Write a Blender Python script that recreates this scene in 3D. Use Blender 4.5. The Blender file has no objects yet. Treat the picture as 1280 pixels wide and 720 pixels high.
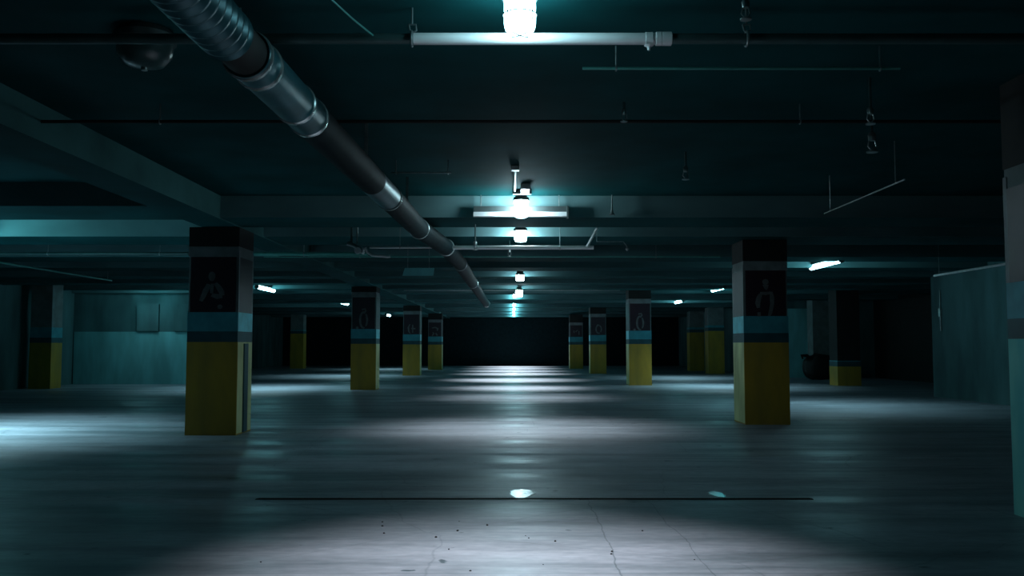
import bpy, bmesh, math, random
from mathutils import Vector, Matrix
random.seed(7)
C = bpy.context.scene.collection
F, EYE = 1130.0, 1.25
PITCH = math.atan(72 / F)

# ------------------------------------------------------------------ camera
cd = bpy.data.cameras.new('camera'); cd.sensor_width = 36; cd.lens = 36 * F / 1280
cd.clip_start = .05; cd.clip_end = 300
cam = bpy.data.objects.new('camera', cd); C.objects.link(cam)
cam.location = (0, 0, EYE); cam.rotation_euler = (math.pi / 2 + PITCH, 0, 0)
bpy.context.scene.camera = cam
vs = bpy.context.scene.view_settings
vs.view_transform = 'Standard'; vs.look = 'None'; vs.gamma = 1; vs.use_curve_mapping = False
vs.exposure = 0.0


def at(px, py, Y=None, Z=None):
    """survey: the point of the hall seen at a photo pixel, at depth Y or at height Z"""
    dx, dy = (px - 640) / F, (360 - py) / F
    d = Vector((dx, math.cos(PITCH) - dy * math.sin(PITCH), math.sin(PITCH) + dy * math.cos(PITCH)))
    t = Y / d.y if Y is not None else (Z - EYE) / d.z
    return Vector((0, 0, EYE)) + d * t


# ------------------------------------------------------------------ materials
def mat(name, col, rough=.7, metal=0, noise=0, scale=6, col2=None, bump=0, emit=None, estr=0, spec=.5, stretch=None, detail=6):
    m = bpy.data.materials.new(name); m.use_nodes = True
    nt = m.node_tree; b = nt.nodes['Principled BSDF']
    b.inputs['Base Color'].default_value = (*col, 1); b.inputs['Roughness'].default_value = rough
    b.inputs['Metallic'].default_value = metal; b.inputs['Specular IOR Level'].default_value = spec
    tc = nt.nodes.new('ShaderNodeTexCoord'); src = tc.outputs['Object']
    if stretch:
        mp = nt.nodes.new('ShaderNodeMapping'); mp.inputs['Scale'].default_value = stretch
        nt.links.new(src, mp.inputs[0]); src = mp.outputs[0]
    n = nt.nodes.new('ShaderNodeTexNoise'); n.inputs['Scale'].default_value = scale; n.inputs['Detail'].default_value = detail
    nt.links.new(src, n.inputs['Vector'])
    if noise:
        r = nt.nodes.new('ShaderNodeValToRGB')
        c2 = col2 or tuple(c * (1 - noise) for c in col)
        r.color_ramp.elements[0].position = .35; r.color_ramp.elements[0].color = (*c2, 1)
        r.color_ramp.elements[1].position = .65; r.color_ramp.elements[1].color = (*col, 1)
        nt.links.new(n.outputs['Fac'], r.inputs[0]); nt.links.new(r.outputs[0], b.inputs['Base Color'])
    if bump:
        bp = nt.nodes.new('ShaderNodeBump'); bp.inputs['Strength'].default_value = bump; bp.inputs['Distance'].default_value = .02
        nt.links.new(n.outputs['Fac'], bp.inputs['Height']); nt.links.new(bp.outputs[0], b.inputs['Normal'])
    if emit:
        b.inputs['Emission Color'].default_value = (*emit, 1); b.inputs['Emission Strength'].default_value = estr
    return m


M = dict(
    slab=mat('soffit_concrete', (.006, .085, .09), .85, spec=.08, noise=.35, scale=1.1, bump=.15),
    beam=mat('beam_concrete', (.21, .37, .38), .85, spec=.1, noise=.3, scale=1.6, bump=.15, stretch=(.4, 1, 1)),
    beamd=mat('shaded_beam_concrete', (.10, .20, .21), .85, noise=.3, scale=1.6, bump=.15, stretch=(.4, 1, 1), spec=.1),  # beam concrete darkened where the lamps barely reach
    girder=mat('girder_concrete', (.07, .20, .20), .85, spec=.1, noise=.3, scale=1.6, bump=.15),
    wall=mat('wall_concrete', (.085, .20, .21), .9, noise=.45, scale=1.0, bump=.2, stretch=(1.6, 1.6, .5)),
    dado=mat('wall_paint_teal', (.22, .62, .64), .8, noise=.4, scale=1.2, bump=.1, stretch=(1.6, 1.6, .4)),
    black=mat('plain_black', (.012, .014, .014), .8, noise=.4, scale=4),  # plain black; on the right pillar shaft it stands for shade
    shaft=mat('pillar_concrete', (.20, .24, .24), .85, noise=.3, scale=4, bump=.15),
    yellow=mat('yellow_paint', (.52, .32, .035), .6, noise=.45, scale=3.0, bump=.1, stretch=(1, 1, .35), col2=(.36, .24, .04)),
    lamplit=mat('lamplit_base_paint', (.75, .80, .42), .6, noise=.4, scale=3, stretch=(1, 1, .35), col2=(.45, .50, .22)),  # pillar base made paler where the aisle lamps light it
    paleblue=mat('lamplit_blue_paint', (.20, .75, .85), .6, noise=.3, scale=4),  # lit copy of the blue band colour, aisle side
    blue=mat('blue_paint', (.05, .35, .42), .6, noise=.3, scale=4),
    navy=mat('dark_blue_paint', (.02, .09, .11), .6, noise=.3, scale=4),
    maroon=mat('maroon_panel_paint', (.032, .013, .024), .5, noise=.3, scale=4),
    white=mat('pale_line_paint', (.22, .25, .26), .6, noise=.3, scale=6),
    figure=mat('grey_print', (.16, .17, .17), .6, noise=.3, scale=12),
    galv=mat('pale_steel_pipe', (.86, .84, .84), .45, metal=.1, noise=.15, scale=9, stretch=(.3, 1, 1)),
    steel=mat('steel', (.38, .42, .42), .35, metal=.8, noise=.3, scale=14),
    pipe=mat('dark_painted_pipe', (.05, .11, .11), .5, metal=.2, noise=.3, scale=6),
    conduit=mat('teal_conduit', (.10, .38, .34), .45, metal=.3, noise=.2, scale=8),
    darkteal=mat('duct_shade_dark', (.008, .022, .026), .7, spec=.08, noise=.3, scale=6, bump=.2),  # shade of the duct's unlit stretches put into the colour; also back wall
    faded=mat('faded_green_paint', (.30, .80, .70), .7, noise=.4, scale=3, stretch=(1, 1, .4), col2=(.12, .60, .60)),
    wetglint=mat('wet_glint_film', (.62, .66, .68), .22, noise=.2, scale=5, spec=1.0),  # film of water, its pale base stands for the lamp glint
    foil=mat('duct_foil', (.028, .13, .155), .42, metal=.35, noise=.35, scale=5, bump=.2),
    ring=mat('duct_clamp_steel', (.55, .62, .62), .25, metal=.7, noise=.2, scale=10),
    housing=mat('lamp_housing', (.08, .10, .10), .5, metal=.3, noise=.2, scale=10),
    glass=mat('lamp_glass_lit', (.9, .9, .9), .3, emit=(.45, .88, 1), estr=34),
    glassb=mat('lamp_glass_bright', (.9, .9, .9), .3, emit=(.62, .90, 1), estr=92),
    tube=mat('tube_glass_lit', (.9, .9, .9), .3, emit=(.45, .9, 1), estr=16),
    glassoff=mat('lamp_glass_unlit', (.04, .09, .09), .3, noise=.3, scale=8),
    rubber=mat('black_rubber', (.012, .012, .013), .6, noise=.3, scale=10),
    puddle=mat('water_film', (.03, .05, .055), .03, noise=.2, scale=5, spec=1.0),
    drain=mat('drain_iron', (.008, .012, .012), .7, noise=.3, scale=20),
)


def floor_material():
    m = bpy.data.materials.new('sealed_floor_concrete'); m.use_nodes = True
    nt = m.node_tree; N = nt.nodes; L = nt.links; b = N['Principled BSDF']
    tc = N.new('ShaderNodeTexCoord')

    def noise(scale, stretch, detail=6, rough=.6):
        mp = N.new('ShaderNodeMapping'); mp.inputs['Scale'].default_value = stretch
        n = N.new('ShaderNodeTexNoise'); n.inputs['Scale'].default_value = scale
        n.inputs['Detail'].default_value = detail; n.inputs['Roughness'].default_value = rough
        L.new(tc.outputs['Object'], mp.inputs[0]); L.new(mp.outputs[0], n.inputs['Vector'])
        return n.outputs['Fac']

    def ramp(src, p0, p1, v0=0., v1=1.):
        r = N.new('ShaderNodeMapRange'); r.interpolation_type = 'SMOOTHSTEP'
        r.inputs['From Min'].default_value = p0; r.inputs['From Max'].default_value = p1
        r.inputs['To Min'].default_value = v0; r.inputs['To Max'].default_value = v1
        L.new(src, r.inputs[0]); return r.outputs[0]

    def mul(a, c):
        x = N.new('ShaderNodeMath'); x.operation = 'MULTIPLY'
        for i, v in enumerate((a, c)):
            if isinstance(v, (int, float)): x.inputs[i].default_value = v
            else: L.new(v, x.inputs[i])
        return x.outputs[0]
    big = ramp(noise(.35, (.5, 1, 1), 4), .3, .7, .72, 1.0)
    streak = ramp(noise(1.4, (.22, 1.6, 1), 7, .65), .32, .62, .5, 1.0)
    fine = ramp(noise(16, (.5, 1, 1), 5), .3, .7, .82, 1.05)
    pits = ramp(noise(5.5, (.8, 1, 1), 3, .5), .27, .31, .25, 1.0)
    # hairline cracks: edges of a warped voronoi, only where a mask lets them show
    v = N.new('ShaderNodeTexVoronoi'); v.feature = 'DISTANCE_TO_EDGE'; v.inputs['Scale'].default_value = .55
    mp = N.new('ShaderNodeMapping'); mp.inputs['Location'].default_value = (.33, .1, 0)
    nz = N.new('ShaderNodeTexNoise'); nz.inputs['Scale'].default_value = 2.2; nz.inputs['Detail'].default_value = 5
    L.new(tc.outputs['Object'], nz.inputs['Vector'])
    mx = N.new('ShaderNodeMix'); mx.data_type = 'VECTOR'; mx.inputs['Factor'].default_value = .12
    L.new(tc.outputs['Object'], mp.inputs[0]); L.new(mp.outputs[0], mx.inputs[4]); L.new(nz.outputs['Color'], mx.inputs[5])
    L.new(mx.outputs[1], v.inputs['Vector'])
    crack = ramp(v.outputs['Distance'], .0008, .004, .78, 1.0)
    k = mul(mul(mul(mul(big, streak), fine), pits), crack)
    # saw-cut joints: across every 3.2 m, along at two lines
    sp = N.new('ShaderNodeSeparateXYZ'); L.new(tc.outputs['Object'], sp.inputs[0])

    def line(coord, pos, w):
        a = N.new('ShaderNodeMath'); a.operation = 'SUBTRACT'; L.new(coord, a.inputs[0]); a.inputs[1].default_value = pos
        c = N.new('ShaderNodeMath'); c.operation = 'ABSOLUTE'; L.new(a.outputs[0], c.inputs[0])
        return ramp(c.outputs[0], w * .6, w, .55, 1.0)
    for ax, pos, w in (('Y', 5.06, .006), ('Y', 10.5, .02), ('Y', 13.3, .02), ('Y', 17.0, .03)):
        k = mul(k, line(sp.outputs[ax], pos, w))
    # two long cracks near the camera: x follows y with a wobble, only on the near slab
    nzw = N.new('ShaderNodeMath'); nzw.operation = 'MULTIPLY_ADD'; L.new(nz.outputs['Fac'], nzw.inputs[0]); nzw.inputs[1].default_value = .12
    L.new(sp.outputs['X'], nzw.inputs[2])
    for x0, w in ((.665, .006), (1.17, .004)):
        q = line(nzw.outputs[0], x0, w)
        g = ramp(sp.outputs['Y'], 7.0, 7.6, 0., 1.)
        mxx = N.new('ShaderNodeMath'); mxx.operation = 'MAXIMUM'; L.new(q, mxx.inputs[0]); L.new(g, mxx.inputs[1])
        k = mul(k, mxx.outputs[0])
    col = N.new('ShaderNodeMix'); col.data_type = 'RGBA'; col.inputs[6].default_value = (.0, .03, .035, 1); col.inputs[7].default_value = (.36, .415, .475, 1)
    L.new(k, col.inputs[0]); L.new(col.outputs[2], b.inputs['Base Color'])
    L.new(ramp(noise(1.1, (.25, 1.5, 1), 6, .6), .35, .65, .36, .60), b.inputs['Roughness'])
    bp = N.new('ShaderNodeBump'); bp.inputs['Strength'].default_value = .25; bp.inputs['Distance'].default_value = .01
    L.new(noise(7, (.5, 1, 1), 6), bp.inputs['Height']); L.new(bp.outputs[0], b.inputs['Normal'])
    b.inputs['Specular IOR Level'].default_value = .42
    return m


M['floor'] = floor_material()


# ------------------------------------------------------------------ mesh helpers
class MB:
    def __init__(s): s.bm = bmesh.new()

    def box(s, x0, x1, y0, y1, z0, z1, bevel=0):
        vs_ = [s.bm.verts.new(p) for p in ((x0, y0, z0), (x1, y0, z0), (x1, y1, z0), (x0, y1, z0), (x0, y0, z1), (x1, y0, z1), (x1, y1, z1), (x0, y1, z1))]
        fs = [s.bm.faces.new([vs_[i] for i in q]) for q in ((0, 3, 2, 1), (4, 5, 6, 7), (0, 1, 5, 4), (1, 2, 6, 5), (2, 3, 7, 6), (3, 0, 4, 7))]
        if bevel:
            es = list({e for f in fs for e in f.edges})
            bmesh.ops.bevel(s.bm, geom=es, offset=bevel, segments=2, affect='EDGES', profile=.6)
        return s

    def ringbox(s, x0, x1, y0, y1, z0, z1, t):
        """a square sleeve: four slabs joined edge to edge round a pillar"""
        o = [(x0 - t, y0 - t), (x1 + t, y0 - t), (x1 + t, y1 + t), (x0 - t, y1 + t)]
        i = [(x0, y0), (x1, y0), (x1, y1), (x0, y1)]
        V = {}
        for k, (zz) in enumerate((z0, z1)):
            for j in range(4):
                V['o', j, k] = s.bm.verts.new((*o[j], zz)); V['i', j, k] = s.bm.verts.new((*i[j], zz))
        for j in range(4):
            n = (j + 1) % 4
            s.bm.faces.new((V['o', j, 0], V['o', n, 0], V['o', n, 1], V['o', j, 1]))
            s.bm.faces.new((V['i', n, 0], V['i', j, 0], V['i', j, 1], V['i', n, 1]))
            s.bm.faces.new((V['o', j, 1], V['o', n, 1], V['i', n, 1], V['i', j, 1]))
            s.bm.faces.new((V['o', n, 0], V['o', j, 0], V['i', j, 0], V['i', n, 0]))
        return s

    def tube(s, pts, r, n=16, caps=True):
        pts = [Vector(p) for p in pts]
        R = r if isinstance(r, (list, tuple)) else [r] * len(pts)
        rings = []; ref = None
        for i, p in enumerate(pts):
            if i == 0: d = pts[1] - p
            elif i == len(pts) - 1: d = p - pts[i - 1]
            else:
                d = (pts[i + 1] - p).normalized() + (p - pts[i - 1]).normalized()
                if d.length < 1e-5: d = p - pts[i - 1]
            d.normalize()
            if ref is None: ref = Vector((0, 0, 1)) if abs(d.z) < .9 else Vector((1, 0, 0))
            u = d.cross(ref).normalized(); w = u.cross(d).normalized(); ref = w
            rings.append([s.bm.verts.new(p + (u * math.cos(2 * math.pi * k / n) + w * math.sin(2 * math.pi * k / n)) * R[i]) for k in range(n)])
        for a, c in zip(rings, rings[1:]):
            for k in range(n):
                s.bm.faces.new((a[k], a[(k + 1) % n], c[(k + 1) % n], c[k]))
        if caps:
            s.bm.faces.new(rings[0][::-1]); s.bm.faces.new(rings[-1])
        return s

    def lathe(s, prof, c=(0, 0, 0), axis='Z', n=20):
        c = Vector(c); rings = []
        for r, h in prof:
            ring = []
            for k in range(n):
                a = 2 * math.pi * k / n; u, v = r * math.cos(a), r * math.sin(a)
                p = {'Z': (u, v, h), 'Y': (u, h, v), 'X': (h, u, v)}[axis]
                ring.append(s.bm.verts.new(c + Vector(p)))
            rings.append(ring)
        for a, b_ in zip(rings, rings[1:]):
            for k in range(n): s.bm.faces.new((a[k], a[(k + 1) % n], b_[(k + 1) % n], b_[k]))
        s.bm.faces.new(rings[0][::-1]); s.bm.faces.new(rings[-1])
        return s

    def prism(s, poly, f0, f1):
        """closed outline; f0/f1 map (u,v) to the two faces"""
        a = [s.bm.verts.new(f0(*p)) for p in poly]; c = [s.bm.verts.new(f1(*p)) for p in poly]
        s.bm.faces.new(a); s.bm.faces.new(c[::-1])
        for i in range(len(poly)):
            j = (i + 1) % len(poly); s.bm.faces.new((a[i], c[i], c[j], a[j]))
        return s

    def build(s, name, m, parent=None, smooth=False):
        bmesh.ops.recalc_face_normals(s.bm, faces=s.bm.faces)
        me = bpy.data.meshes.new(name); s.bm.to_mesh(me); s.bm.free()
        me.materials.append(m)
        if smooth:
            for p in me.polygons: p.use_smooth = True
            me.set_sharp_from_angle(angle=math.radians(40))
        o = bpy.data.objects.new(name, me); C.objects.link(o)
        if parent is not None: o.parent = parent
        return o


def thing(name, label, cat, loc=(0, 0, 0), group=None, rz=0):
    o = bpy.data.objects.new(name, None); C.objects.link(o); o.location = loc; o.rotation_euler = (0, 0, rz)
    o.empty_display_size = .1
    o['label'] = label; o['category'] = cat; o['kind'] = 'thing'
    if group: o['group'] = group
    return o


def tag(o, label, cat, group=None):
    o['label'] = label; o['category'] = cat; o['kind'] = 'thing'
    if group: o['group'] = group
    return o


def struct(o): o['kind'] = 'structure'; return o


def copy_tree(o, parent=None):
    c = o.copy(); C.objects.link(c)
    if parent is not None: c.parent = parent
    for ch in list(o.children): copy_tree(ch, c)
    return c


# ------------------------------------------------------------------ heights and extents (metres)
SLAB, BEAM = 3.24, 2.95
XL, XR, YB, YF = -14.3, 10.4, -6.0, 56.5

struct(MB().box(-14.6, 14.5, YB, YF + .3, -.25, 0).build('floor', M['floor']))
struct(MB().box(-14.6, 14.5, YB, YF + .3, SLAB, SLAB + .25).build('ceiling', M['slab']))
struct(MB().box(-14.6, 14.5, YF, YF + .3, 0, SLAB).build('wall_back', M['darkteal']))
struct(MB().box(-14.6, XL, YB, YF, 0, SLAB).build('wall_left', M['wall']))
w = struct(MB().box(XL, -9.0, 29.5, 29.8, 0, SLAB).build('wall_left_return', M['wall']))
MB().box(-14.25, -9.02, 29.46, 29.5, 0.0, 1.7).build('painted_dado', M['dado'], w)
MB().box(-12.2, -11.5, 29.40, 29.5, 1.72, 2.6).build('upper_panel', M['wall'], w)
MB().box(-11.0, -10.2, 29.40, 29.5, 1.72, 2.6).build('upper_panel', M['wall'], w)
struct(MB().box(XR, 10.7, YB, 22.4, 0, SLAB).build('wall_right', M['wall']))
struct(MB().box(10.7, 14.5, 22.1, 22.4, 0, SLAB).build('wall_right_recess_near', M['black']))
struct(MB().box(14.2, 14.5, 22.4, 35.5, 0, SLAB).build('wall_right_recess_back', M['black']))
w = struct(MB().box(10.0, 14.2, 35.5, 35.8, 0, SLAB).build('wall_right_return', M['wall']))
MB().box(10.02, 11.78, 35.46, 35.5, 0, 2.7).build('painted_panel', M['dado'], w)
struct(MB().box(XR, 10.7, 35.8, YF, 0, SLAB).build('wall_right_far', M['wall']))

# downstand beams across the hall, and the girder along the left pillar row
beams = [(11.93, 12.93), (14.03, 15.2), (17.3, 18.3), (19.7, 20.6), (22.2, 23.0), (24.6, 25.4), (27.0, 27.8), (29.3, 30.1), (33.2, 34.0), (35.9, 36.7),
         (40.2, 41.0), (44.8, 45.6), (49.4, 50.2), (53.6, 54.4)]
for i, (a, b_) in enumerate(beams):
    right = 14.2 if 22.4 < a < 35 else XR
    left = -9.0 if False else XL
    if i == 0:
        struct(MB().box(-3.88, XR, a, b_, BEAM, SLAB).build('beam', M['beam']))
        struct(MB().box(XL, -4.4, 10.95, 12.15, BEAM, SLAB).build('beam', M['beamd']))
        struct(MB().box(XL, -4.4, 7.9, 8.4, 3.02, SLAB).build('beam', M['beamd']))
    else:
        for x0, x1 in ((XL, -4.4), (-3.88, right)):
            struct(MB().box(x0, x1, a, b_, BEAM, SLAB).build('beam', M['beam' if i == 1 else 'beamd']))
struct(MB().box(-4.4, -3.88, YB, 56.5, BEAM - .02, SLAB).build('girder_beam', M['girder']))


for o in list(C.objects):       # unlit undersides: their shade is put in with the dark soffit colour
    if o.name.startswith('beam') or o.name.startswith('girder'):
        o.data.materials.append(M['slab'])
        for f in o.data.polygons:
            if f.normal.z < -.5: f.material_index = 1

# ------------------------------------------------------------------ pillars
def strip(mb, pts, wdt, f0, f1):
    """a brushed stroke: polyline of given width as prism"""
    L_, R_ = [], []
    for i, (x, z) in enumerate(pts):
        a = pts[max(i - 1, 0)]; b = pts[min(i + 1, len(pts) - 1)]
        d = Vector((b[0] - a[0], b[1] - a[1])); d.normalize()
        t = wdt if not isinstance(wdt, list) else wdt[i]
        L_.append((x - d.y * t / 2, z + d.x * t / 2)); R_.append((x + d.y * t / 2, z - d.x * t / 2))
    mb.prism(L_ + R_[::-1], f0, f1)


def ell(cx, cz, rx, rz, n=18): return [(cx + rx * math.cos(2 * math.pi * k / n), cz + rz * math.sin(2 * math.pi * k / n)) for k in range(n)]


def figure(kind, parent, y):
    mb = MB(); f0 = lambda u, v: (u, y, v); f1 = lambda u, v: (u, y - .004, v)
    name, lab = 'printed_mark', 'pale grey painted mark'
    if kind == 'A':      # head, shoulders and folded arms of a printed standing figure
        name, lab = 'printed_figure', 'pale grey printed figure with one arm folded'
        mb.prism(ell(-.02, .66, .05, .085), f0, f1)
        strip(mb, [(-.06, .52), (-.10, .42), (-.14, .30), (-.17, .22)], [.06, .08, .07, .05], f0, f1)
        strip(mb, [(.03, .54), (.08, .46), (.12, .38), (.13, .32)], [.05, .08, .08, .06], f0, f1)
        strip(mb, [(.13, .31), (.06, .30), (-.02, .33)], [.07, .09, .06], f0, f1)
        strip(mb, [(-.01, .53), (-.02, .44), (-.02, .36)], [.04, .05, .04], f0, f1)
        mb.prism(ell(.10, .12, .035, .04), f0, f1)
    elif kind == 'A2':
        name, lab = 'printed_figure', 'pale grey printed figure with arms hanging'
        mb.prism(ell(0, .76, .05, .06), f0, f1)
        mb.prism([(-.05, .70), (.05, .70), (.035, .62), (.01, .585), (-.02, .62)], f0, f1)
        strip(mb, [(-.08, .50), (-.11, .42), (-.13, .30), (-.12, .20)], [.06, .08, .08, .05], f0, f1)
        strip(mb, [(.09, .55), (.10, .42), (.10, .28), (.07, .10), (.05, .03)], [.04, .07, .06, .06, .04], f0, f1)
        strip(mb, [(-.09, .52), (0, .51), (.09, .53)], [.05, .07, .05], f0, f1)
        strip(mb, [(-.11, .11), (-.11, .02)], .05, f0, f1)
    elif kind == 'B':
        e = ell(0, .30, .10, .24, 20)
        strip(mb, e[4:17], [.03] + [.06] * 11 + [.03], f0, f1)
        strip(mb, e[-3:] + e[:4], [.03, .05, .05, .06, .05, .05, .02], f0, f1)
        strip(mb, [(-.05, .62), (.04, .64), (.06, .58), (0, .50)], .05, f0, f1)
        mb.prism(ell(-.18, .06, .04, .04), f0, f1)
    elif kind == 'C':
        strip(mb, [(-.07, .52), (-.13, .36), (-.11, .16), (-.05, .06)], [.04, .07, .06, .03], f0, f1)
        strip(mb, [(.05, .50), (.05, .10)], .05, f0, f1)
        strip(mb, [(-.01, .32), (.16, .30)], .06, f0, f1)
    elif kind == 'D':
        strip(mb, [(-.16, .62), (.02, .66), (.14, .58), (.12, .42)], [.05, .09, .10, .04], f0, f1)
        strip(mb, [(-.14, .08), (-.06, .24), (-.12, .32)], [.05, .08, .04], f0, f1)
        strip(mb, [(.04, .26), (.12, .10)], .08, f0, f1)
    elif kind == 'E':
        strip(mb, ell(.02, .34, .12, .22, 16)[5:14], .06, f0, f1)
        strip(mb, ell(.02, .34, .12, .22, 16)[-2:] + ell(.02, .34, .12, .22, 16)[:4], .05, f0, f1)
        mb.prism(ell(-.01, .56, .06, .05), f0, f1)
    else:
        strip(mb, [(-.14, .56), (-.11, .36)], .05, f0, f1); strip(mb, [(-.04, .44), (.03, .56), (.10, .58)], .05, f0, f1)
        strip(mb, [(.14, .52), (.15, .20)], .05, f0, f1)
    mb.build(name, M['figure'], parent)['label'] = lab


W = .70


def pillar(x0, y0, label, fig, side, panel_top=2.34, w=W, shaft='shaft', base='yellow', htop=SLAB - .005, blue=(1.30, 1.72), group='painted pillars'):
    """x0 = left edge, y0 = near face; side = +1 when its right face looks at the aisle"""
    t = thing('concrete_pillar', label, 'pillar', (x0 + w / 2, y0 + w / 2, 0), group)
    h = w / 2
    if fig and x0 < 0: htop = BEAM - .024
    elif any(a - w < y0 < b2 for a, b2 in beams): htop = BEAM - .004
    MB().box(-h, h, -h, h, 0, htop, bevel=.012).build('shaft', M[shaft], t)
    MB().ringbox(-h, h, -h, h, 0.0, blue[0], .006).build('yellow_band' if base == 'yellow' else 'painted_base', M[base], t)
    MB().ringbox(-h, h, -h, h, blue[0], blue[0] + .15, .006).build('dark_blue_band', M['navy'], t)
    MB().ringbox(-h, h, -h, h, blue[0] + .15, blue[1], .006).build('blue_band', M['blue'], t)
    if base == 'yellow' and fig:
        a, b_ = sorted((h * side + .006 * side, h * side + .010 * side))
        for n_, m_, z0, z1 in (('aisle_side_base', 'lamplit', .02, blue[0]), ('aisle_side_band', 'paleblue', blue[0] + .15, blue[1])):  # lamp light on the aisle face painted as paler plates
            q = MB().box(a, b_, -h + .01, h - .01, z0, z1).build(n_, M[m_], t); q['label'] = 'paler paint for lamp light on the aisle side'
    if fig:
        MB().ringbox(-h, h, -h, h, panel_top + .15, htop - .002, .005).build('dark_top', M['black'], t)['label'] = 'dark top'  # darker above the panel border
        p = MB().box(-h + .03, h - .03, -h - .008, -h, blue[1], panel_top).build('front_panel', M['maroon'], t)
        p['label'] = 'dark maroon panel with a pale printed mark'
        # the mark sits a little above the blue band
        o0 = set(C.objects)
        figure(fig, p, -h - .008)
        for o in set(C.objects) - o0:
            o.location.z = blue[1] - .02; s = (panel_top - blue[1]) / .98; o.scale = (1, 1, s)
        MB().box(-h - .002, h + .002, -h - .010, -h, panel_top, panel_top + .14).build('panel_border', M['white'], t)['label'] = 'pale painted line over the panel'
        sx = h * side
        a, b_ = sorted((sx, sx + .008 * side))
        MB().box(a, b_, -h + .045, h - .045, blue[1], panel_top).build('side_panel', M['maroon'], t)
        e = MB()
        e.box(a, b_, -h - .004, -h + .045, blue[1], panel_top + .09)
        e.build('edge_stripe', M['white'], t)
        e = MB(); e.box(a, b_, h - .045, h + .004, blue[1], panel_top + .09); e.build('edge_stripe', M['white'], t)
    return t


pl = pillar(-3.86 - W, 12.72, 'nearest left pillar, yellow base, blue band, printed figure with folded arm', 'A', 1, panel_top=2.50)
MB().box(W / 2 + .010, W / 2 + .03, -.08, .10, 0.02, 1.28).build('cable_guard', M['navy'], pl)['label'] = 'dark vertical strip on the aisle side'
pillar(-3.86 - W, 25.66, 'second pillar of the left row, tall pale ring mark on its panel', 'B', 1, 2.62)
pillar(-3.86 - W, 37.9, 'third pillar of the left row, two small strokes on its panel', 'C', 1, 2.55)
pillar(-4.35, 47.0, 'farthest pillar of the left row, hooked mark on its dark panel', 'D', 1, 2.45)
pillar(3.70, 14.42, 'nearer right pillar in full view, yellow base, printed figure with hanging arms', 'A2', -1, 2.45)
pillar(3.70, 28.6, 'second pillar of the right row, thin ring mark on its panel', 'B', -1, 2.58)
pillar(3.50, 40.4, 'third pillar of the right row, small oval mark on its panel', 'E', -1, 2.52)
pillar(3.13, 49.0, 'farthest pillar of the right row, dim, with three small strokes', 'F', -1, 2.35)
pr = pillar(3.735, 6.10, 'pillar cut off by the right edge of the picture', 'C', -1, 2.43, base='faded')
# pillars at the side walls
pillar(-14.0, 26.3, 'pillar against the far left wall, short yellow base', None, 1, w=.62, blue=(1.33, 1.78), group='side wall pillars')
pillar(-12.1, 49.45, 'faint far left pillar at the end of the left bay', None, 1, blue=(1.9, 2.1), group='side wall pillars')
pillar(8.73, 40.25, 'far right pale green pillar, the wider of the pair right of the row', None, -1, blue=(1.9, 2.15), group='side wall pillars')
pillar(8.81, 44.85, 'far right dim pillar, the left and farther of the pair', None, -1, blue=(1.9, 2.15), group='side wall pillars')
pillar(10.16, 28.3, 'right pillar with its shade painted black and a lit yellow foot', None, -1, shaft='black', w=.72, blue=(.60, .78), group='side wall pillars')  # shaft blackened and yellow cut short where the lamp light ends
pillar(11.5, 34.6, 'plain grey pillar behind the dark heap on the right', None, -1, w=.65, blue=(.03, .06), group='side wall pillars')


# ------------------------------------------------------------------ lamps
def light(name, kind, loc, W_, col, parent=None, size=.06, spot=None, blend=.6, rot=None):
    l = bpy.data.lights.new(name, kind); l.energy = W_; l.color = col
    if kind in ('POINT', 'SPOT'): l.shadow_soft_size = size
    if kind == 'SPOT': l.spot_size = math.radians(spot); l.spot_blend = blend
    if kind == 'AREA': l.shape = 'RECTANGLE'; l.size = size[0]; l.size_y = size[1]
    o = bpy.data.objects.new(name, l); C.objects.link(o); o.location = loc
    if rot: o.rotation_euler = rot
    if parent is not None: o.parent = parent
    return o


WHITE = (1.0, .95, 1.0); TEAL = (.10, .85, .95)


def jar_lamp(x, y, zb, zt, r, label, down, around, spot=100, skirt=0, glass='glassb', col=(.95, .96, 1), grp='round jar lamps down the centre aisle', hang=True):
    """caged jar lamp: glass from zb to zt, housing above it, hung on a rod from the soffit"""
    t = thing('jar_lamp', label, 'ceiling lamp', (x, y, zb), grp)
    H = zt - zb
    prof = [(r * .5, 0), (r * .78, H * .03), (r * .93, H * .12), (r, H * .3), (r, H)]
    MB().lathe(prof).build('lamp_glass', M[glass], t, True)
    hh = min(.10, SLAB - zt + .003)
    MB().lathe([(r * 1.12, H), (r * 1.12, H + hh * .35), (r * .8, H + hh * .6), (r * .8, H + hh)], n=20).build('lamp_housing', M['housing'], t, True)
    cg = MB()
    cg.tube([(r * 1.08 * math.cos(a), r * 1.08 * math.sin(a), H * .55) for a in [k * math.pi / 12 for k in range(25)]], .004, 6, False)
    for k in range(4):
        a = math.pi / 4 + k * math.pi / 2
        cg.tube([(r * 1.1 * math.cos(a), r * 1.1 * math.sin(a), H), (r * 1.1 * math.cos(a), r * 1.1 * math.sin(a), H * .3), (r * .7 * math.cos(a), r * .7 * math.sin(a), -.006), (0, 0, -.012)], .004, 6)
    cg.build('wire_cage', M['housing'], t)
    if SLAB - (zb + H + hh) > .02:
        MB().tube([(-r * .45, 0, H + hh - .01), (-r * .45, 0, SLAB - zb + .003)], .012, 8).build('hanging_rod', M['steel'], t)
        MB().box(-r * .1, r * .8, -.05, .05, H + hh - .005, H + hh + .07, .006).build('junction_box', M['steel'], t)
    if down: light('lamp_down_light', 'SPOT', (0, 0, -.03), down, col, t, r * .8, spot, 1.0)
    if skirt: light('lamp_skirt_light', 'SPOT', (0, 0, -.04), skirt, TEAL, t, r * .8, 150, 1.0)
    if around: light('lamp_glow_light', 'POINT', (0, 0, -.04 - r * .6), around, TEAL, t, r * .6)
    return t


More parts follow.
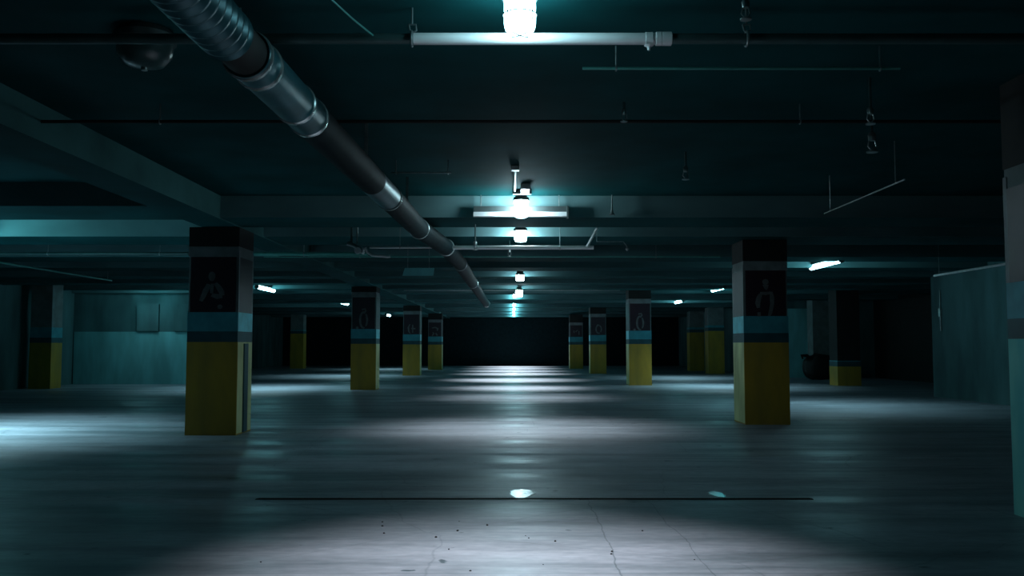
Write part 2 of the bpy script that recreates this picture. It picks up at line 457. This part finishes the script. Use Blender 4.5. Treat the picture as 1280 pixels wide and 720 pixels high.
order = ['nearest jar lamp, cut by the top edge', 'second jar lamp, in front of the steel channel', 'third jar lamp, just above the bright thin pipe',
         'fourth jar lamp, small, above the far beams', 'fifth jar lamp, small, right below the fourth']
p = at(650, 6, Y=4.9); jar_lamp(p.x, 4.95, 2.99, 3.18, .088, order[0], 600, 0, 76, 7, 'glass', WHITE)
p = at(652, 262, Y=11.2); jar_lamp(p.x, 11.67, at(652, 272, Y=11.67).z, at(652, 251, Y=11.67).z, .093, order[1], 25, 0, 90, 0)
t = thing('lamp_conduit', 'pale conduit and box on the ceiling feeding the second jar lamp', 'conduit', (p.x, 0, SLAB - .02))
MB().tube([(-.085, 9.95, 0), (-.085, 11.5, 0)], .017, 10).build('conduit_run', M['galv'], t, True)
MB().box(-.13, -.04, 9.9, 10.0, -.03, .02, .006).build('clip', M['galv'], t)
MB().box(-.01, .10, 11.0, 11.4, -.05, .018, .006).build('junction_box', M['galv'], t)
MB().box(-.11, .13, 11.42, 11.52, -.04, .018, .004).build('end_bracket', M['housing'], t)
p = at(651, 293, Y=13.45); jar_lamp(p.x, 13.85, at(651, 302, Y=13.85).z, at(651, 289, Y=13.85).z, .095, order[2], 450, 0, 100, 4)
p = at(650, 347, Y=21.98); jar_lamp(p.x, 21.98, at(650, 351, Y=21.98).z, at(650, 344, Y=21.98).z, .10, order[3], 330, 0, 95, 4)
p = at(649, 367, Y=26.78); jar_lamp(p.x, 26.78, at(650, 371, Y=26.78).z, at(650, 363, Y=26.78).z, .10, order[4], 800, 0, 95, 4)
for k, y in enumerate((33.03, 40.03, 44.63, 49.23, 53.43)):
    jar_lamp(.1, y, 3.0, 3.12, .055, ['sixth', 'seventh', 'eighth', 'ninth', 'tenth'][k] + ' jar lamp of the aisle, hidden in line among the far beams', 1500, 14, 95, 10)


def tube_lamp(x, y, z, Lh, label, W_, side, r=.055, on=True):
    t = thing('tube_lamp', label, 'ceiling lamp', (x, y, z), 'long tube lamps in the side bays')
    MB().box(-.07, .07, -Lh / 2, Lh / 2, .045, .10, .008).build('lamp_housing', M['housing'], t)
    MB().lathe([(r * .3, -Lh / 2 + .01), (r, -Lh / 2 + .04), (r, Lh / 2 - .04), (r * .3, Lh / 2 - .01)], axis='Y', n=16).build('tube_glass', M['tube'], t, True)
    for s in (-1, 1):
        MB().tube([(0, s * Lh * .35, .09), (0, s * Lh * .35, SLAB - z)], .01, 8).build('hanging_rod', M['steel'], t)
    for s in (-1, 1):
        MB().lathe([(r * 1.1, 0), (r * 1.1, .05)], (0, s * Lh / 2 - (.05 if s > 0 else 0), 0), 'Y', 14).build('end_cap', M['housing'], t, True)
    light('tube_light', 'AREA', (0, 0, -r - .01), W_ * .34, (.55, .90, 1.0), t, (.12, Lh)).data.spread = math.radians(115)
    light('tube_glow_light', 'POINT', (0, 0, -r - .05), W_ * .06, TEAL, t, .05)
    return t


def bay(px, py, Y, Lh, label, W_):
    p = at(px, py, Y=Y); tube_lamp(p.x, p.y, p.z, Lh, label, W_, 1)


bay(332, 361, 26.6, 1.9, 'long tube lamp just right of the nearest left pillar', 210)
bay(430, 379, 37.3, 1.7, 'tube lamp ending beside the second left pillar', 130)
bay(485, 394, 48.2, 1.5, 'small far tube lamp between the second and third left pillars', 90)
bay(1032, 330, 19.0, 1.9, 'brightest right bay tube lamp, right of the nearer pillar', 90)
bay(898, 361, 27.8, 1.7, 'tube lamp just left of the nearer right pillar', 190)
bay(849, 377, 35.2, 1.6, 'smaller far right tube lamp left of the pillar pair', 120)
tube_lamp(-8.2, 12.98, 2.94, 1.7, 'tube lamp of the left bay beyond the left edge', 480, 1)

t = tube_lamp(-11.6, 28.55, 3.13, 1.0, 'added unseen short tube lamp tucked between beams above the left wall', 8, 1)  # lamp added out of sight, only to light the left wall
light('tube_glow_light', 'POINT', (0, .0, -.12), 6, TEAL, t, .05)

# unlit bulkhead lamp, upper left
p = at(180, 105, Y=5.6)
t = thing('bulkhead_lamp', 'dark unlit oval bulkhead lamp on the ceiling, upper left', 'ceiling lamp', (p.x, 5.6, 3.0))
MB().lathe([(.05, 0), (.12, .02), (.165, .08), (.175, .16)], n=24).build('lamp_glass', M['glassoff'], t, True)
MB().lathe([(.19, .16), (.19, .2), (.15, .244)], n=24).build('lamp_housing', M['housing'], t, True)
MB().lathe([(.02, -.02), (.022, 0)], n=10).build('screw_knob', M['steel'], t, True)

# ------------------------------------------------------------------ pipes under the ceiling
PY = 5.22; pz = at(650, 48.5, Y=PY).z
t = thing('water_pipe', 'near crosswise pipe with a bright bare steel length in its middle', 'pipe', (0, PY, pz))
xa, xb = at(517, 48, Y=PY).x, at(836, 48, Y=PY).x
MB().tube([(XL, 0, 0), (xa, 0, 0)], .031, 18).build('painted_pipe', M['pipe'], t, True)
MB().tube([(xa, 0, 0), (xb, 0, 0)], .035, 18).build('bare_pipe', M['galv'], t, True)['label'] = 'bright bare steel length'
MB().tube([(xb, 0, 0), (XR, 0, 0)], .031, 18).build('painted_pipe', M['pipe'], t, True)
for px, w_, rr in ((811, .04, .039), (823, .03, .041), (833, .055, .041)):
    x = at(px, 48, Y=PY).x
    MB().lathe([(rr * .8, -w_ / 2 - .004), (rr, -w_ / 2), (rr, w_ / 2), (rr * .8, w_ / 2 + .004)], (x, 0, 0), 'X', 18).build('coupling', M['galv'], t, True)
MB().lathe([(.008, -.07), (.012, -.05), (.03, -.04)], (at(811, 48, Y=PY).x, 0, 0), 'Z', 10).build('drain_plug', M['galv'], t, True)
for px in (515, 933, 300):
    x = at(px, 48, Y=PY).x; hz = SLAB - pz
    mb = MB(); mb.tube([(x, .0, hz), (x, 0, .085)], .006, 8)
    mb.tube([(x - .02, 0, .085), (x + .022, 0, .085), (x + .026, 0, .05), (x + .002, 0, .034), (x - .012, 0, .05), (x - .02, 0, .085)], .006, 8)
    mb.tube([(x + .04 * math.sin(a), -.0, .04 * math.cos(a)) if False else (x, .042 * math.sin(a), .042 * math.cos(a)) for a in [k * math.pi / 10 for k in range(21)]], .008, 8, False)
    mb.build('pipe_hanger', M['steel'], t, True)


def pipe_h(name, px0, px1, py, Y, r, m, label, cat='pipe', hangers=()):
    a, b_ = at(px0, py, Y=Y), at(px1, py, Y=Y)
    t = thing(name, label, cat, (0, Y, a.z))
    MB().tube([(a.x, 0, 0), (b_.x, 0, 0)], r, 14).build('pipe_run' if cat == 'pipe' else 'conduit_run', m, t, True)
    for px in hangers:
        x = at(px, py, Y=Y).x
        mb = MB(); mb.tube([(x, 0, 0), (x, 0, SLAB - a.z)], .006, 8)
        mb.tube([(x, (r + .006) * math.sin(q), (r + .006) * math.cos(q)) for q in [k * math.pi / 8 for k in range(17)]], .006, 6, False)
        mb.build('pipe_hanger', M['steel'], t, True)
    return t


pipe_h('conduit', 728, 1125, 85.5, 5.9, .010, M['conduit'], 'thin teal conduit line under the near pipe, right of centre', 'conduit', (770, 1100))
pipe_h('conduit', -300, 1600, 152, 7.35, .014, M['black'], 'thin black conduit across the whole ceiling below the near pipe', 'conduit', (200, 1000))
pipe_h('conduit', 489, 564, 216, 9.6, .008, M['steel'], 'short faint conduit right of the duct bend', 'conduit', (495, 560))
pipe_h('water_pipe', 566, 742, 309.5, 13.72, .030, M['galv'], 'bright crosswise pipe just below the third jar lamp', 'pipe', (594, 700))
pipe_h('water_pipe', 462, 540, 309.5, 13.72, .014, M['galv'], 'thin crosswise pipe between the valve and the duct', 'pipe', (500,))
pipe_h('water_pipe', 330, 900, 321, 17.1, .016, M['conduit'], 'second dim crosswise pipe behind the duct', 'pipe', (450, 820))
pipe_h('water_pipe', -200, 236, 317, 15.6, .03, M['pipe'], 'thin pipe under the bright beam at the far left', 'pipe', (60, 200))
pipe_h('water_pipe', 318, 460, 317.5, 15.6, .035, M['conduit'], 'teal lit pipe between the two nearest left pillars', 'pipe', (380,))
pipe_h('water_pipe', 505, 775, 362, 28.3, .03, M['galv'], 'far thin crosswise pipe beside the fifth jar lamp', 'pipe', (520, 760))

# pipes running along the hall
for (x, z, y0, y1, r, m, lab) in (
        (at(1190, 341, Y=16.5).x, at(1190, 341, Y=16.5).z, 13.2, 17.2, .022, M['galv'], 'pipe running away along the right bay below the beams'),
        (at(40, 330, Y=17.5).x, at(40, 330, Y=17.5).z - .07, 14, 21, .018, M['conduit'], 'pipe running away along the left bay below the beams'),
        (at(1075, 248, Y=9.6).x, at(1075, 248, Y=9.6).z, 8.5, 10.7, .008, M['steel'], 'thin pipe running away above the nearer right pillar'),):
    t = thing('water_pipe', lab, 'pipe', (x, 0, z))
    MB().tube([(0, y0, 0), (0, y1, 0)], r, 12).build('pipe_run', m, t, True)
    for y in (y0 + .2, y1 - .2):
        MB().tube([(0, y, 0), (0, y, SLAB - z)], .006, 8).build('pipe_hanger', M['steel'], t)

# drooping cable, upper left of the lamp
a = at(415, 0, Y=4.6); b_ = at(466, 44, Y=5.18)
t = tag(MB().tube([(a.x - .25, 3.7, SLAB - .008), a, (a + b_) / 2 + Vector((0, 0, -.006)), b_], .005, 8).build('cable', M['conduit'], None, True),
        'thin cable slanting down to the near pipe', 'cable')

# steel channel crosswise behind the second lamp
Yc = 11.87; a, b_ = at(592, 265, Y=Yc), at(708, 265, Y=Yc)
t = thing('steel_channel', 'crosswise steel channel behind the second jar lamp', 'bracket', ((a.x + b_.x) / 2, Yc, a.z))
Lc = b_.x - a.x
MB().box(-Lc / 2, Lc / 2, -.02, .02, .0, .075, .003).build('upper_flange', M['housing'], t)
mb = MB(); mb.prism([(-.06, -.065), (.03, -.065), (.03, -.0), (-.02, -.0)], lambda u, v: (-Lc / 2, u, v), lambda u, v: (Lc / 2, u, v))
mb.build('lower_flange', M['galv'], t)
MB().box(Lc / 2, Lc / 2 + .03, -.06, .05, -.085, .07, .004).build('end_plate', M['housing'], t)
for s in (-.42, .42):
    MB().tube([(s * Lc, 0, .07), (s * Lc, 0, SLAB - a.z)], .007, 8).build('hanging_rod', M['steel'], t)

# slanted brace and dropped conduit near the third lamp
a, b_ = at(734, 308, Y=13.6), at(746, 286, Y=13.75)
t = tag(MB().box(-.022, .022, -.012, .012, 0, (b_ - a).length, .003).build('slanted_brace', M['galv']), 'short slanted pale brace right of the third jar lamp', 'bracket')
t.location = a; t.rotation_euler = (b_ - a).to_track_quat('Z', 'Y').to_euler()
pts = [at(746, 302, Y=13.85), at(779, 302, Y=13.85), at(783, 307, Y=13.85), at(784, 311, Y=13.85)]
t = thing('conduit', 'short conduit with a dropped end right of the slanted brace', 'conduit')
MB().tube(pts, .008, 8).build('conduit_run', M['steel'], t, True)
MB().lathe([(.01, .02), (.03, 0), (.012, -.03)], pts[-1], 'Z', 10).build('sprinkler_tip', M['steel'], t, True)
MB().tube([pts[0], (pts[0].x, pts[0].y, SLAB + .003)], .008, 8).build('conduit_riser', M['steel'], t)
# flared hanger on the first beam
p = at(765, 262, Y=11.85)
t = thing('beam_hanger', 'small flared hanger on the beam right of the second lamp', 'bracket', tuple(p))
MB().lathe([(.045, -.07), (.02, -.04), (.01, .02), (.008, SLAB - p.z)], n=10).build('hanger_rod', M['steel'], t, True)


# ------------------------------------------------------------------ sprinkler heads
def sprinkler(px, py, Y, label, s=1.0):
    p = at(px, py, Y=Y)
    t = thing('sprinkler_head', label, 'sprinkler', tuple(p), 'sprinkler heads under the ceiling')
    MB().tube([(0, 0, .03 * s), (0, 0, SLAB - p.z)], .011, 8).build('drop_pipe', M['pipe'], t)
    mb = MB(); mb.lathe([(.018 * s, .0), (.022 * s, .03 * s), (.012 * s, .045 * s)], n=10)
    mb.build('sprinkler_body', M['steel'], t, True)
    mb = MB(); mb.tube([(-.016 * s, 0, 0), (-.022 * s, 0, -.03 * s), (0, 0, -.055 * s)], .004 * s, 6); mb.tube([(.016 * s, 0, 0), (.022 * s, 0, -.03 * s), (0, 0, -.055 * s)], .004 * s, 6)
    mb.build('frame_arms', M['steel'], t)
    MB().lathe([(.03 * s, -.062 * s), (.03 * s, -.056 * s), (.008 * s, -.05 * s)], n=12).build('deflector', M['steel'], t)
    return t


sprinkler(857, 215, 9.2, 'sprinkler head under the dark ceiling right of centre', 1.3)
sprinkler(780, 143, 7.3, 'faint sprinkler head on the black conduit, right of centre')
sprinkler(1088, 143, 6.6, 'sprinkler head at upper right, the upper of two', 1.2)
sprinkler(1090, 176, 7.5, 'sprinkler head at upper right, the lower of two', 1.6)
sprinkler(932, 10, 4.5, 'sprinkler head cut by the top edge, right of the nearest lamp', 1.0)
sprinkler(594, 306, 12.6, 'sprinkler head left of the third jar lamp', 1.2)
sprinkler(637, 315, 14.6, 'sprinkler head under the bright pipe at centre', 1.2)

# valve with branch pipes left of the duct
O = at(448, 312, Y=13.0)
t = thing('pipe_valve', 'pale metal valve and elbow left of the duct', 'valve', tuple(O))
mb = MB(); mb.tube([(-.16, 0, .09), (-.08, 0, .07), (.0, 0, .02), (.06, 0, -.04)], .032, 12); mb.build('valve_body', M['steel'], t, True)
MB().lathe([(.045, -.02), (.05, 0), (.045, .02)], (0, -.05, -.02), 'Y', 16).build('hand_wheel', M['galv'], t, True)
MB().lathe([(.05, -.012), (.05, .012)], (.075, 0, -.02), 'X', 14).build('flange', M['galv'], t, True)
MB().tube([(.10, 0, .03), (.13, 0, -.04), (.20, 0, -.085), (.42, 0, -.105), (.46, 0, -.1)], .018, 10).build('branch_pipe', M['galv'], t, True)
MB().tube([(-.10, 0, .08), (-.10, 0, .30), (-.12, 0, SLAB - O.z + .003)], .016, 10).build('riser', M['pipe'], t, True)
MB().tube([(-.02, 0, .03), (-.02, 0, .25), (0, 0, SLAB - O.z + .003)], .012, 10).build('riser', M['steel'], t, True)

# ------------------------------------------------------------------ ventilation duct
DZ = EYE + 1.22 * 1.25
pts = [(-1.415, 3.0), (-1.405, 4.25), (-1.385, 4.95), (-1.36, 6.1), (-1.27, 9.25), (-1.215, 11.75), (-1.03, 14.0), (-.97, 16.8), (-.94, 33.0)]


def dp(y):
    for (xa_, ya), (xb_, yb) in zip(pts, pts[1:]):
        if y <= yb: k = (y - ya) / (yb - ya); return Vector((xa_ + k * (xb_ - xa_), y, DZ))
    return Vector((pts[-1][0], y, DZ))


t = thing('ventilation_duct', 'round foil ventilation duct running away under the ceiling', 'duct', (0, 0, 0))
R = .128
n = 64; ys = [3.0 + (4.35 - 3.0) * k / n for k in range(n + 1)]
MB().tube([dp(y) for y in ys], [R * (1.05 if k % 4 < 2 else .93) for k in range(n + 1)], 32).build('corrugated_hose', M['foil'], t, True)['label'] = 'ribbed flexible hose'
MB().tube([dp(4.35), dp(4.64)], R * .9, 28).build('joint_sleeve', M['black'], t, True)
seg = [4.64, 5.98, 8.3, 9.2, 11.8, 14.1, 16.9, 22, 33]
for a, b_ in zip(seg, seg[1:]):
    MB().tube([dp(a + (b_ - a) * k / 8) for k in range(9)], R, 32).build('duct_section', M['darkteal' if 5.9 < a < 8 or a > 9 else 'foil'], t, True)  # darker sections paint in the shade between lamps
for y in (4.68, 4.86, 5.62, 5.96, 9.25, 11.75, 14.0, 16.8, 22, 32.9):
    c = dp(y); mb = MB(); mb.lathe([(R * 1.0, -.02), (R * 1.07, -.012), (R * 1.07, .012), (R, .02)], c, 'Y', 32)
    mb.build('clamp_ring', M['ring'], t, True)
for y in (3.6, 8.0, 10.6, 16.0, 24, 30):
    c = dp(y)
    zt = SLAB if not any(a < y < b2 for a, b2 in beams) else BEAM
    MB().box(c.x - .015, c.x + .015, y - .002, y + .002, c.z + R, zt).build('hanging_strap', M['steel'], t)

a, b_ = at(503, 344.5, Y=17.15), at(543, 335, Y=17.15)
t = thing('added_lit_plate', 'added small pale blue plate for a lit patch just left of the duct, before its far end', 'lit patch', (a.x, 17.15, a.z))  # added plate in place of a lamp-lit piece of beam face
w_, h_ = b_.x - a.x, b_.z - a.z
MB().prism([(0, 0), (w_ - .02, 0), (w_, h_), (.045, h_)], lambda u, v: (u, 0, v), lambda u, v: (u, .02, v)).build('board', M['dado'], t)
for x in (.1, w_ - .1): MB().tube([(x, .01, h_ - .01), (x, .01, SLAB - a.z)], .005, 6).build('hanging_rod', M['steel'], t)

# ------------------------------------------------------------------ floor things
t = thing('floor_drain', 'long thin black drain slot across the floor', 'drain', (0, 7.47, 0))
xa, xb = at(325, 621, Z=0).x, at(1010, 621, Z=0).x
mb = MB(); mb.box(xa, xb, -.026, .026, -.01, .004); mb.build('drain_frame', M['drain'], t)
MB().box(xa + .02, xb - .02, -.012, .012, .004, .008).build('drain_grate', M['black'], t)


def blob(cx, cy, rx, ry, n, seed, jag=.25):
    rnd = random.Random(seed); return [(cx + rx * math.cos(2 * math.pi * k / n) * (1 - jag * rnd.random()), cy + ry * math.sin(2 * math.pi * k / n) * (1 - jag * rnd.random())) for k in range(n)]


def puddle(px, py, rx, ry, label, seed, jag=.25, z=.003, m='wetglint'):
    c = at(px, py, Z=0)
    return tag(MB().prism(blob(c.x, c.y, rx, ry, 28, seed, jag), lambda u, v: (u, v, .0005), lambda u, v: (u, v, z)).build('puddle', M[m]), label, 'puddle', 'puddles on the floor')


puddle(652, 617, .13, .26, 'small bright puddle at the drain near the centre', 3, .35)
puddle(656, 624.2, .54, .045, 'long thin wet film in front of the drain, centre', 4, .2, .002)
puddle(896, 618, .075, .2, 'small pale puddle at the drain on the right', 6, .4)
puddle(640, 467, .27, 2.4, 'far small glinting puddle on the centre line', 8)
# scattered grit
rnd = random.Random(5)
spots = [(478, 653), (478, 658), (480, 667), (574, 652), (572, 664), (545, 672), (561, 687), (588, 714), (657, 670), (661, 673), (694, 677), (765, 690), (764, 693), (679, 706), (868, 700), (609, 657), (326, 703), (803, 664)]
g0 = None
for px, py in spots:
    c = at(px, py, Z=0)
    if g0 is None:
        mb = MB(); mb.lathe([(.004, 0), (.009, .003), (.007, .009), (.002, .012)], n=7)
        o = mb.build('pebble', M['rubber']); g0 = o
    else:
        o = g0.copy(); C.objects.link(o)
    o.location = (c.x, c.y, 0); s = .35 + .5 * rnd.random(); o.scale = (s * 1.4, s * 1.1, s); o.rotation_euler = (0, 0, rnd.random() * 6)
    tag(o, 'tiny dark grit pebble on the bright near floor', 'pebble', 'grit on the near floor')

# dark covered heap beside the grey pillar on the right
c = at(1019, 473.5, Z=0)
t = thing('covered_heap', 'black covered heap with a jutting corner beside the right pillars', 'heap', (c.x, 33.6, 0))
bm = bmesh.new(); bmesh.ops.create_icosphere(bm, subdivisions=4, radius=1)
for v in bm.verts:
    p = v.co; q = Vector((p.x, p.y, p.z))
    e = .55
    q = Vector([math.copysign(abs(a) ** e, a) for a in p])
    nz = math.sin(q.x * 5 + q.z * 3) * .04 + math.sin(q.y * 7 - q.x * 4) * .03
    v.co = Vector((q.x * (.60 + nz) + .03, q.y * .42, .46 + q.z * (.46 + nz)))
    if v.co.z < 0: v.co.z = 0
mb = MB(); mb.bm = bm; mb.build('tarpaulin', M['rubber'], t, True)
MB().tube([(-.42, -.1, .80), (-.56, -.12, .88), (-.74, -.12, .88), (-.70, -.1, .76)], [.05, .07, .06, .03], 10).build('jutting_handle', M['rubber'], t, True)
for x in (-.42, .3): MB().lathe([(.07, -.03), (.085, 0), (.07, .03)], (x, -.36, .085), 'Y', 16).build('wheel', M['rubber'], t, True)

# door frame sliver in the right recess wall
t = thing('wall_conduit', 'thin pale vertical conduit on the right wall edge', 'conduit', (XR - .02, 21.9, 0))
MB().tube([(0, 0, 1.6), (0, 0, 2.6)], .014, 10).build('conduit_run', M['steel'], t)
MB().box(-.03, .03, -.05, .05, 1.95, 2.15, .005).build('switch_box', M['steel'], t)

# ------------------------------------------------------------------ very dim teal fill light added from the open end behind
w = bpy.data.worlds.new('teal_fill'); bpy.context.scene.world = w; w.use_nodes = True
bg = w.node_tree.nodes['Background']; bg.inputs[0].default_value = (.25, .85, .9, 1); bg.inputs[1].default_value = .0012
cy = bpy.context.scene.cycles
cy.max_bounces = 6; cy.diffuse_bounces = 4; cy.use_denoising = True; cy.sample_clamp_indirect = 4; cy.caustics_reflective = False
